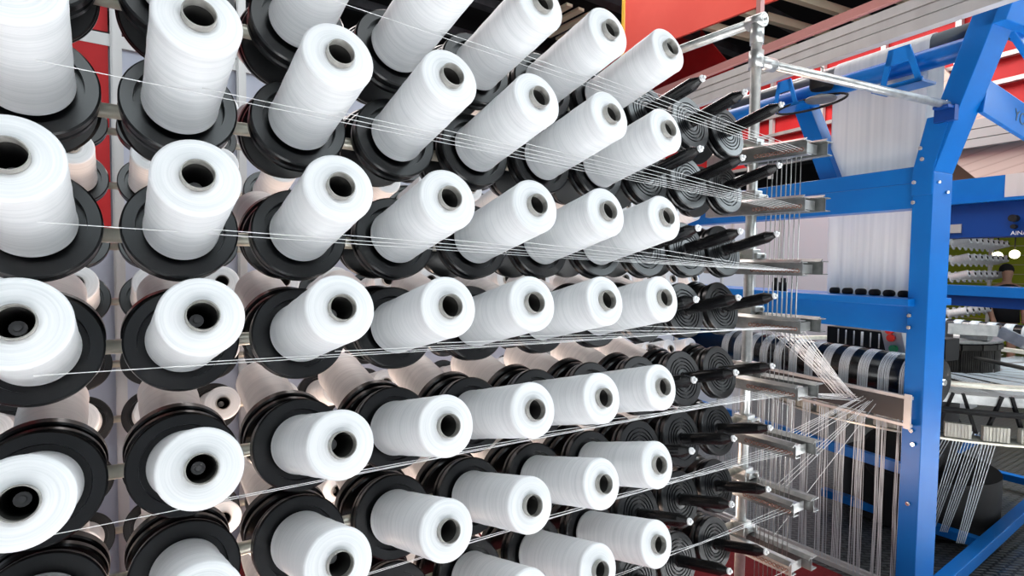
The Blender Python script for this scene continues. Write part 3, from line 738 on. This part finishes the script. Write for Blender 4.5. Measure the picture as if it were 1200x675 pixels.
# header beam of the stand
hd = thing('header_beam', 'long pale grooved aluminium header beam crossing the upper right', 'beam', tuple(FP(0, -.2, 2.63)))
bm = B()
for (z0, z1, o) in ((2.60, 2.647, -.2), (2.653, 2.69, -.195), (2.695, 2.735, -.2)): fbox(bm, -1.6, 3.2, o, o + .05, z0, z1)
fbox(bm, -1.6, 3.2, -.185, -.16, 2.601, 2.73)
obj('profile', rel(bm, hd.location), M['alu'], hd)
ur = thing('upper_rail', 'thin pinkish rail with upright running above the header beam', 'rail', tuple(FP(0, -.15, 2.8)))
bm = B(); fbox(bm, -1.6, 3.2, -.2, -.17, 2.76, 2.80); obj('bar', rel(bm, ur.location), M['rail_red'], ur)
bm = B(); fbox(bm, .79, .82, -.2, -.17, 2.80, 3.5); obj('upright', rel(bm, ur.location), M['rail_red'], ur)
# red wall with aluminium grid far behind the loom
rw = bpy.data.objects.new('wall_far', None); COL.objects.link(rw); rw['kind'] = 'structure'; rw.location = FP(4, 6, 0)
def rp(nm, bm, m): bmesh.ops.translate(bm, verts=bm.verts[:], vec=-rw.location); return obj(nm, bm, m, rw)
bm = B(); fbox(bm, .4, 12, 6, 6.05, 3.45, 5.25); rp('red_panel', bm, M['red'])
bm = B(); fprism(bm, [(6.6, 5.2), (12, 5.2), (12, 7.2), (8.2, 7.2), (7.7, 6.5)], 6, .05); 
rp('red_panel', bm, M['red'])
for k in range(11):
    s = .9 + k * .98; bm = B(); fbox(bm, s, s + .07, 5.9, 5.97, 3.2, 5.2); rp('post', bm, M['alu'])
for z in (3.42, 3.95, 4.28, 5.0):
    bm = B(); fbox(bm, .4, 11, 5.88, 5.95, z, z + .055); rp('rail', bm, M['alu_pink'])
def ribbed_mat():
    m = mat('ribbed_panel', (.74, .60, .54), .6); n, l, b = nodes(m)
    tc = n.new('ShaderNodeTexCoord'); mp = n.new('ShaderNodeMapping'); mp.inputs['Rotation'].default_value = (0, .6, 0); wv = n.new('ShaderNodeTexWave'); wv.inputs['Scale'].default_value = 5; wv.wave_profile = 'SAW'
    cr = n.new('ShaderNodeValToRGB'); cr.color_ramp.elements[0].position = .0; cr.color_ramp.elements[1].position = .25
    cr.color_ramp.elements[0].color = (.42, .31, .27, 1); cr.color_ramp.elements[1].color = (.56, .44, .39, 1)
    l.new(tc.outputs['Object'], mp.inputs[0]); l.new(mp.outputs[0], wv.inputs['Vector']); l.new(wv.outputs['Fac'], cr.inputs[0]); l.new(cr.outputs[0], b.inputs['Base Color'])
    return m
M['ribbed'] = ribbed_mat()
cp = thing('stand_canopy', 'pinkish beige ribbed canopy panels behind the leaning blue leg', 'canopy', tuple(FP(2.6, 5.7, 3.4)))
bm = B(); fprism(bm, [(4.1, 3.5), (2.35, 3.5), (2.49, 3.64), (3.04, 4.42), (4.1, 4.5)], 5.7, .04); obj('ribbed_panel', rel(bm, cp.location), M['ribbed'], cp)
bm = B(); fprism(bm, [(2.9, 3.15), (.9, 3.15), (.9, 2.55), (2.3, 2.55)], 5.7, .04); obj('ribbed_panel', rel(bm, cp.location), M['ribbed'], cp)
bm = B()
for z0, z1 in ((3.14, 3.24), (3.25, 3.36), (3.37, 3.48)): fbox(bm, .4, 3.6, 5.55, 5.65, z0, z1)
obj('fascia', rel(bm, cp.location), M['panel_grey'], cp)
bm = B(); fbox(bm, .9, 3.6, 6.1, 6.14, 2.2, 3.2); obj('inner_panel', rel(bm, cp.location), mat('brown_panel', (.22, .15, .10), .6), cp)
# blue and white frame of the neighbouring machine
def fthing(nm, lab, cat, base): return thing(nm, lab, cat, tuple(base))
m2 = fthing('neighbour_machine', 'deep blue machine frame of the next loom at right edge', 'machine frame', FP(2, 4, 0))
bm = B(); fbox(bm, .2, 2.5, 4, 4.3, 1.93, 2.29); obj('lower_panel', rel(bm, m2.location), M['blue_dk'], m2)  # darker copy of the blue paints the lower panel's shading
bm = B(); fbox(bm, .2, 2.5, 3.97, 4.2, 2.30, 2.53); obj('upper_panel', rel(bm, m2.location), M['blue'], m2)
bm = B(); fbox(bm, .2, 2.5, 3.93, 4.2, 2.275, 2.305); obj('flange', rel(bm, m2.location), M['blue'], m2)
bm = B(); fbox(bm, .2, 2.5, 3.93, 4.3, 1.33, 1.43); obj('cross_beam', rel(bm, m2.location), M['blue'], m2)
bm = B(); fbox(bm, .2, 2.5, 3.98, 4.3, 1.22, 1.33); obj('cross_beam', rel(bm, m2.location), M['blue_dk'], m2)  # beam's shaded lower half, painted in a darker copy of the blue
bm = B(); prism(bm, [(.9, 2.53), (1.45, 2.53), (1.45, 2.31), (.9, 2.31)], .01, OF + E2 * 3.955, E1, EZ, E2); obj('white_plate', rel(bm, m2.location), M['alu'], m2)
bm = B(); fbox(bm, 1.82, 1.95, 3.985, 3.999, 1.98, 2.07); obj('rating_plate', rel(bm, m2.location), M['panel_grey'], m2)
bm = B(); tube(bm, [FP(1.37, 3.93, 2.10), FP(1.37, 4.0, 2.10)], .035, 12); tube(bm, [FP(1.37, 3.95, 2.02), FP(1.37, 4.0, 2.02)], .022, 10); obj('latch', rel(bm, m2.location), M['blackm'], m2)
bm = B(); fbox(bm, .2, .28, 3.98, 4.1, 0, 1.93); fbox(bm, 2.42, 2.5, 3.98, 4.1, 0, 1.93); obj('leg', rel(bm, m2.location), M['blue'], m2)
text_obj('lettering', 'AINA', .055, FP(1.40, 3.99, 1.885 + .055), -E1, EZ, M['lettering_w'], m2)
# far bobbins on a third rack
bm0 = B(); lathe(bm0, [(-.01, 0), (-.01, .088), (0, .088), (0, .056), (.22, .056), (.224, .05), (.222, .022)], 20)
far_me = mesh('far_bobbin', bm0, M['yarn'], 40)
bm0 = B(); lathe(bm0, [(.19, 0), (.2, .021), (.232, .022), (.231, .02)], 12); core_me = mesh('far_core_shade', bm0, M['core_shade'], 40)  # dark cup paints the shaded hollow of each far core
first = True
for r_i, (zz, n_) in enumerate(((1.98, 8), (1.73, 8), (1.48, 8), (.93, 7))):
    for k in range(n_):
        o = bpy.data.objects.new('yarn_bobbin', far_me); COL.objects.link(o); o.location = (10.6 + k * .27, 2.05, zz); o.rotation_euler = ROT_F
        tag(o, 'tiny distant white bobbin beyond the blue post, %s row, %s from left' % (ORD[r_i], NTH[k]), 'bobbin', 'distant bobbins beyond the blue post')
        c = bpy.data.objects.new('core_tube', core_me); COL.objects.link(c); c.parent = o
fr = thing('distant_rack', 'distant pale rack frame carrying tiny bobbins beyond the post', 'rack', (11.5, 2.2, 0))
bm = B()
for zz in (1.98, 1.73, 1.48, .93): box(bm, (11.6, 2.085, zz - .0), (2.6, .06, .03))
box(bm, (11.6, 2.12, 2.2), (2.6, .06, .05))
obj('shelf_rails', rel(bm, fr.location), M['alu'], fr)
bm = B(); box(bm, (10.3, 2.16, 1.1), (.05, .05, 2.2)); box(bm, (12.9, 2.16, 1.1), (.05, .05, 2.2)); obj('uprights', rel(bm, fr.location), M['alu'], fr)
# yellow-green wall with lamps and a visitor
gw = bpy.data.objects.new('wall_green', None); COL.objects.link(gw); gw['kind'] = 'structure'; gw.location = FP(4, 12, 0)
bm = B(); fbox(bm, .5, 9, 12, 12.1, 0, 2.35); bmesh.ops.translate(bm, verts=bm.verts[:], vec=-gw.location); obj('panel', bm, M['rib_y'], gw)
for k in range(9):
    bm = B(); fbox(bm, .5, 9, 11.96, 12, .5 + k * .2, .52 + k * .2); bmesh.ops.translate(bm, verts=bm.verts[:], vec=-gw.location); obj('strip', bm, mat('strip_pale', (.75, .75, .4), .5) if k == 0 else bpy.data.materials['strip_pale'], gw)
for k, (px_, py_, pz_) in enumerate(((13.18, 2.133, 1.846), (13.43, 1.957, 1.881))):
    lp = thing('spot_lamp', 'glowing round lamp before the green wall, %s' % ('left one' if k == 0 else 'right one'), 'lamp', (px_, py_, pz_), group='lamps before the green wall')
    bm = B(); bmesh.ops.create_uvsphere(bm, u_segments=20, v_segments=12, radius=.075)
    for f in bm.faces: f.smooth = True
    obj('bulb', bm, M['lamp'], lp)
    bm = B(); tube(bm, [(0, 0, .07), (0, 0, .9)], .01, 8); obj('stem', bm, M['blackm'], lp)
def person(loc, rz, label, grp=None):
    t = thing('person', label, 'person', loc, (0, 0, rz), grp)
    # one continuous skinned body
    V = [(0, 0, .95), (0, 0, 1.12), (0, 0, 1.3), (0, 0, 1.42), (0, 0, 1.5), (0, -.01, 1.56), (0, -.015, 1.66), (0, -.01, 1.72),
         (.09, 0, .9), (.1, 0, .5), (.1, .01, .08), (.1, -.12, .03), (-.09, 0, .9), (-.1, 0, .5), (-.1, .01, .08), (-.1, -.12, .03),
         (.18, 0, 1.4), (.23, 0, 1.13), (.2, -.12, .92), (.19, -.16, .85), (-.18, 0, 1.4), (-.23, 0, 1.13), (-.2, -.12, .92), (-.19, -.16, .85)]
    Rr = [.15, .14, .16, .12, .055, .06, .085, .06, .09, .065, .045, .035, .09, .065, .045, .035, .065, .05, .035, .04, .065, .05, .035, .04]
    Eg = [(0, 1), (1, 2), (2, 3), (3, 4), (4, 5), (5, 6), (6, 7), (0, 8), (8, 9), (9, 10), (10, 11), (0, 12), (12, 13), (13, 14), (14, 15), (3, 16), (16, 17), (17, 18), (18, 19), (3, 20), (20, 21), (21, 22), (22, 23)]
    me = bpy.data.meshes.new('body'); me.from_pydata(V, Eg, []); me.materials.append(M['skin'])
    o = bpy.data.objects.new('body', me); COL.objects.link(o); o.parent = t
    sk = o.modifiers.new('skin', 'SKIN'); 
    if not me.skin_vertices: me.attributes.new('skin', 'FLOAT', 'POINT')
    for i, r in enumerate(Rr):
        if me.skin_vertices: me.skin_vertices[0].data[i].radius = (r, r * (.7 if i < 4 else 1))
    if me.skin_vertices: me.skin_vertices[0].data[0].use_root = True
    o.modifiers.new('sub', 'SUBSURF').levels = 1
    bm = B(); lathe(bm, [(.86, .0), (.86, .19), (1.1, .18), (1.3, .22), (1.42, .19), (1.48, .09), (1.47, 0)], 20, 'Z')
    for v in bm.verts: v.co.y *= .75
    obj('jacket', bm, M['suit'], t)
    bm = B(); bmesh.ops.create_uvsphere(bm, u_segments=16, v_segments=10, radius=.105)
    for v in bm.verts: v.co = Vector((v.co.x * .9, v.co.y + .03, max(v.co.z, -.03 - .0) + 1.70))
    for f in bm.faces: f.smooth = True
    obj('hair', bm, M['suit'], t)
    bm = B(); prism(bm, [(-.02, 1.44), (.02, 1.44), (.015, 1.2), (-.015, 1.2)], .01, Vector((0, -.19, 0)), Vector((1, 0, 0)), EZ, Vector((0, 1, 0))); obj('tie', bm, M['btn_red'], t)
    return t
person((12.0, 1.72, -.10), -1.0, 'dark-haired visitor in a black suit standing beyond the far blue beam')
# ribboned roller behind the loom head
rb = thing('striped_roller', 'striped black and white ribbon roller behind the loom head', 'roller', tuple(FP(1.2, 3.3, 1.08)))
bm = B(); tube(bm, [FP(.2, 3.3, 1.06), FP(2.3, 3.3, 1.06)], .066, 28); obj('roller_tube', rel(bm, rb.location), M['blackg'], rb)
for k in range(16):
    bm = B(); s = .25 + k * .13; tube(bm, [FP(s, 3.3, 1.06), FP(s + .07, 3.3, 1.06)], .069, 28); obj('ribbon_band', rel(bm, rb.location), M['thread_soft'], rb)
# grey-lavender wall seen under the blue beam
wl = bpy.data.objects.new('wall_left', None); COL.objects.link(wl); wl['kind'] = 'structure'; wl.location = FP(5, 3.2, 0)
def wlp(nm, bm, m): bmesh.ops.translate(bm, verts=bm.verts[:], vec=-wl.location); return obj(nm, bm, m, wl)
for k in range(6):
    s = 2.62 + k * .75
    bm = B(); fbox(bm, s, s + .72, 3.2, 3.22, 0, 2.40); wlp('panel', bm, M['wallg'])
    bm = B(); fbox(bm, s - .03, s, 3.17, 3.23, 0, 2.44); wlp('post', bm, M['alu'])

# ------------------------------------------------------------------ lights
def area(name, loc, target, sx, sy, power, col=(1, 1, 1), spread=180):
    L = bpy.data.lights.new(name, 'AREA'); L.shape = 'RECTANGLE'; L.size = sx; L.size_y = sy; L.energy = power; L.color = col; L.spread = math.radians(spread)
    o = bpy.data.objects.new(name, L); COL.objects.link(o); o.location = loc
    o.rotation_euler = (Vector(target) - Vector(loc)).to_track_quat('-Z', 'Y').to_euler(); return o
area('hall_or_fill_lamp', (2.6, -1.1, 4.6), (2.2, .1, 1.2), 8, 1.4, 35, (.97, .99, 1))
area('hall_or_fill_lamp', (3.4, -2.9, 5.0), (2.8, .3, 1.6), 10, 1.3, 135, (.84, .95, 1))
area('hall_or_fill_lamp', (8.6, -3.0, 5.0), (2.6, .3, 1.9), 6, 2.6, 230, (.84, .95, 1))
area('bounce_fill_lamp', (1.5, -2.3, 4.6), (1.5, -2.3, 0), 9, 1.2, 330, (.98, .99, 1), 52)  # added narrow lamp on the bounce floor, filling the bobbin sides
area('hall_or_fill_lamp', tuple(FP(-3.4, 4.5, 2.45)), tuple(FP(0, 0, 2.3)), 2.6, .9, 9, (.96, .98, 1))  # added side lamp out of view, brightens the leaning leg
area('hall_or_fill_lamp', (6.5, 3.5, 5.6), (6.5, 3.5, 0), 4, 3, 430, (1, .97, .94))
area('hall_or_fill_lamp', (1.5, 4.6, 5.4), (1.4, 2.6, 1.6), 4, 1.5, 70, (1, .92, .9))
area('hall_or_fill_lamp', (3.5, .9, 5.6), (3.5, 2.5, 2), 2, 2, 60, (1, .97, .95))
area('warm_fill_lamp', (1.4, .85, .35), (1.4, .5, 1.6), 2.6, .25, 36, (1, .76, .62))  # added low lamp, warms the bobbins behind the front rack
w = bpy.data.worlds.new('World'); S.world = w; w.use_nodes = True
w.node_tree.nodes['Background'].inputs['Color'].default_value = (.80, .86, .95, 1)
w.node_tree.nodes['Background'].inputs['Strength'].default_value = .30

# ------------------------------------------------------------------ camera
cam = bpy.data.cameras.new('camera'); co = bpy.data.objects.new('camera', cam); COL.objects.link(co)
cam.sensor_width = 36; cam.lens = 36 * F_PX / 1200; cam.clip_start = .02
r, u, f = (Vector(v) for v in RR)
mt = Matrix((r, u, -f)).transposed().to_4x4(); mt.translation = CAM; co.matrix_world = mt
S.camera = co
for pr in protos + [holder_plain, holder_groove]:
    if pr.name not in used:
        for c in ALLKIDS[pr.name]: bpy.data.objects.remove(c)
        bpy.data.objects.remove(pr)
for o in list(bpy.data.objects):
    if 'spot' in o: del o['spot']
vs = S.view_settings; vs.view_transform = 'Standard'; vs.look = 'None'; vs.gamma = 1; vs.use_curve_mapping = False
vs.exposure = .16
S.cycles.use_denoising = True if hasattr(S, 'cycles') else None
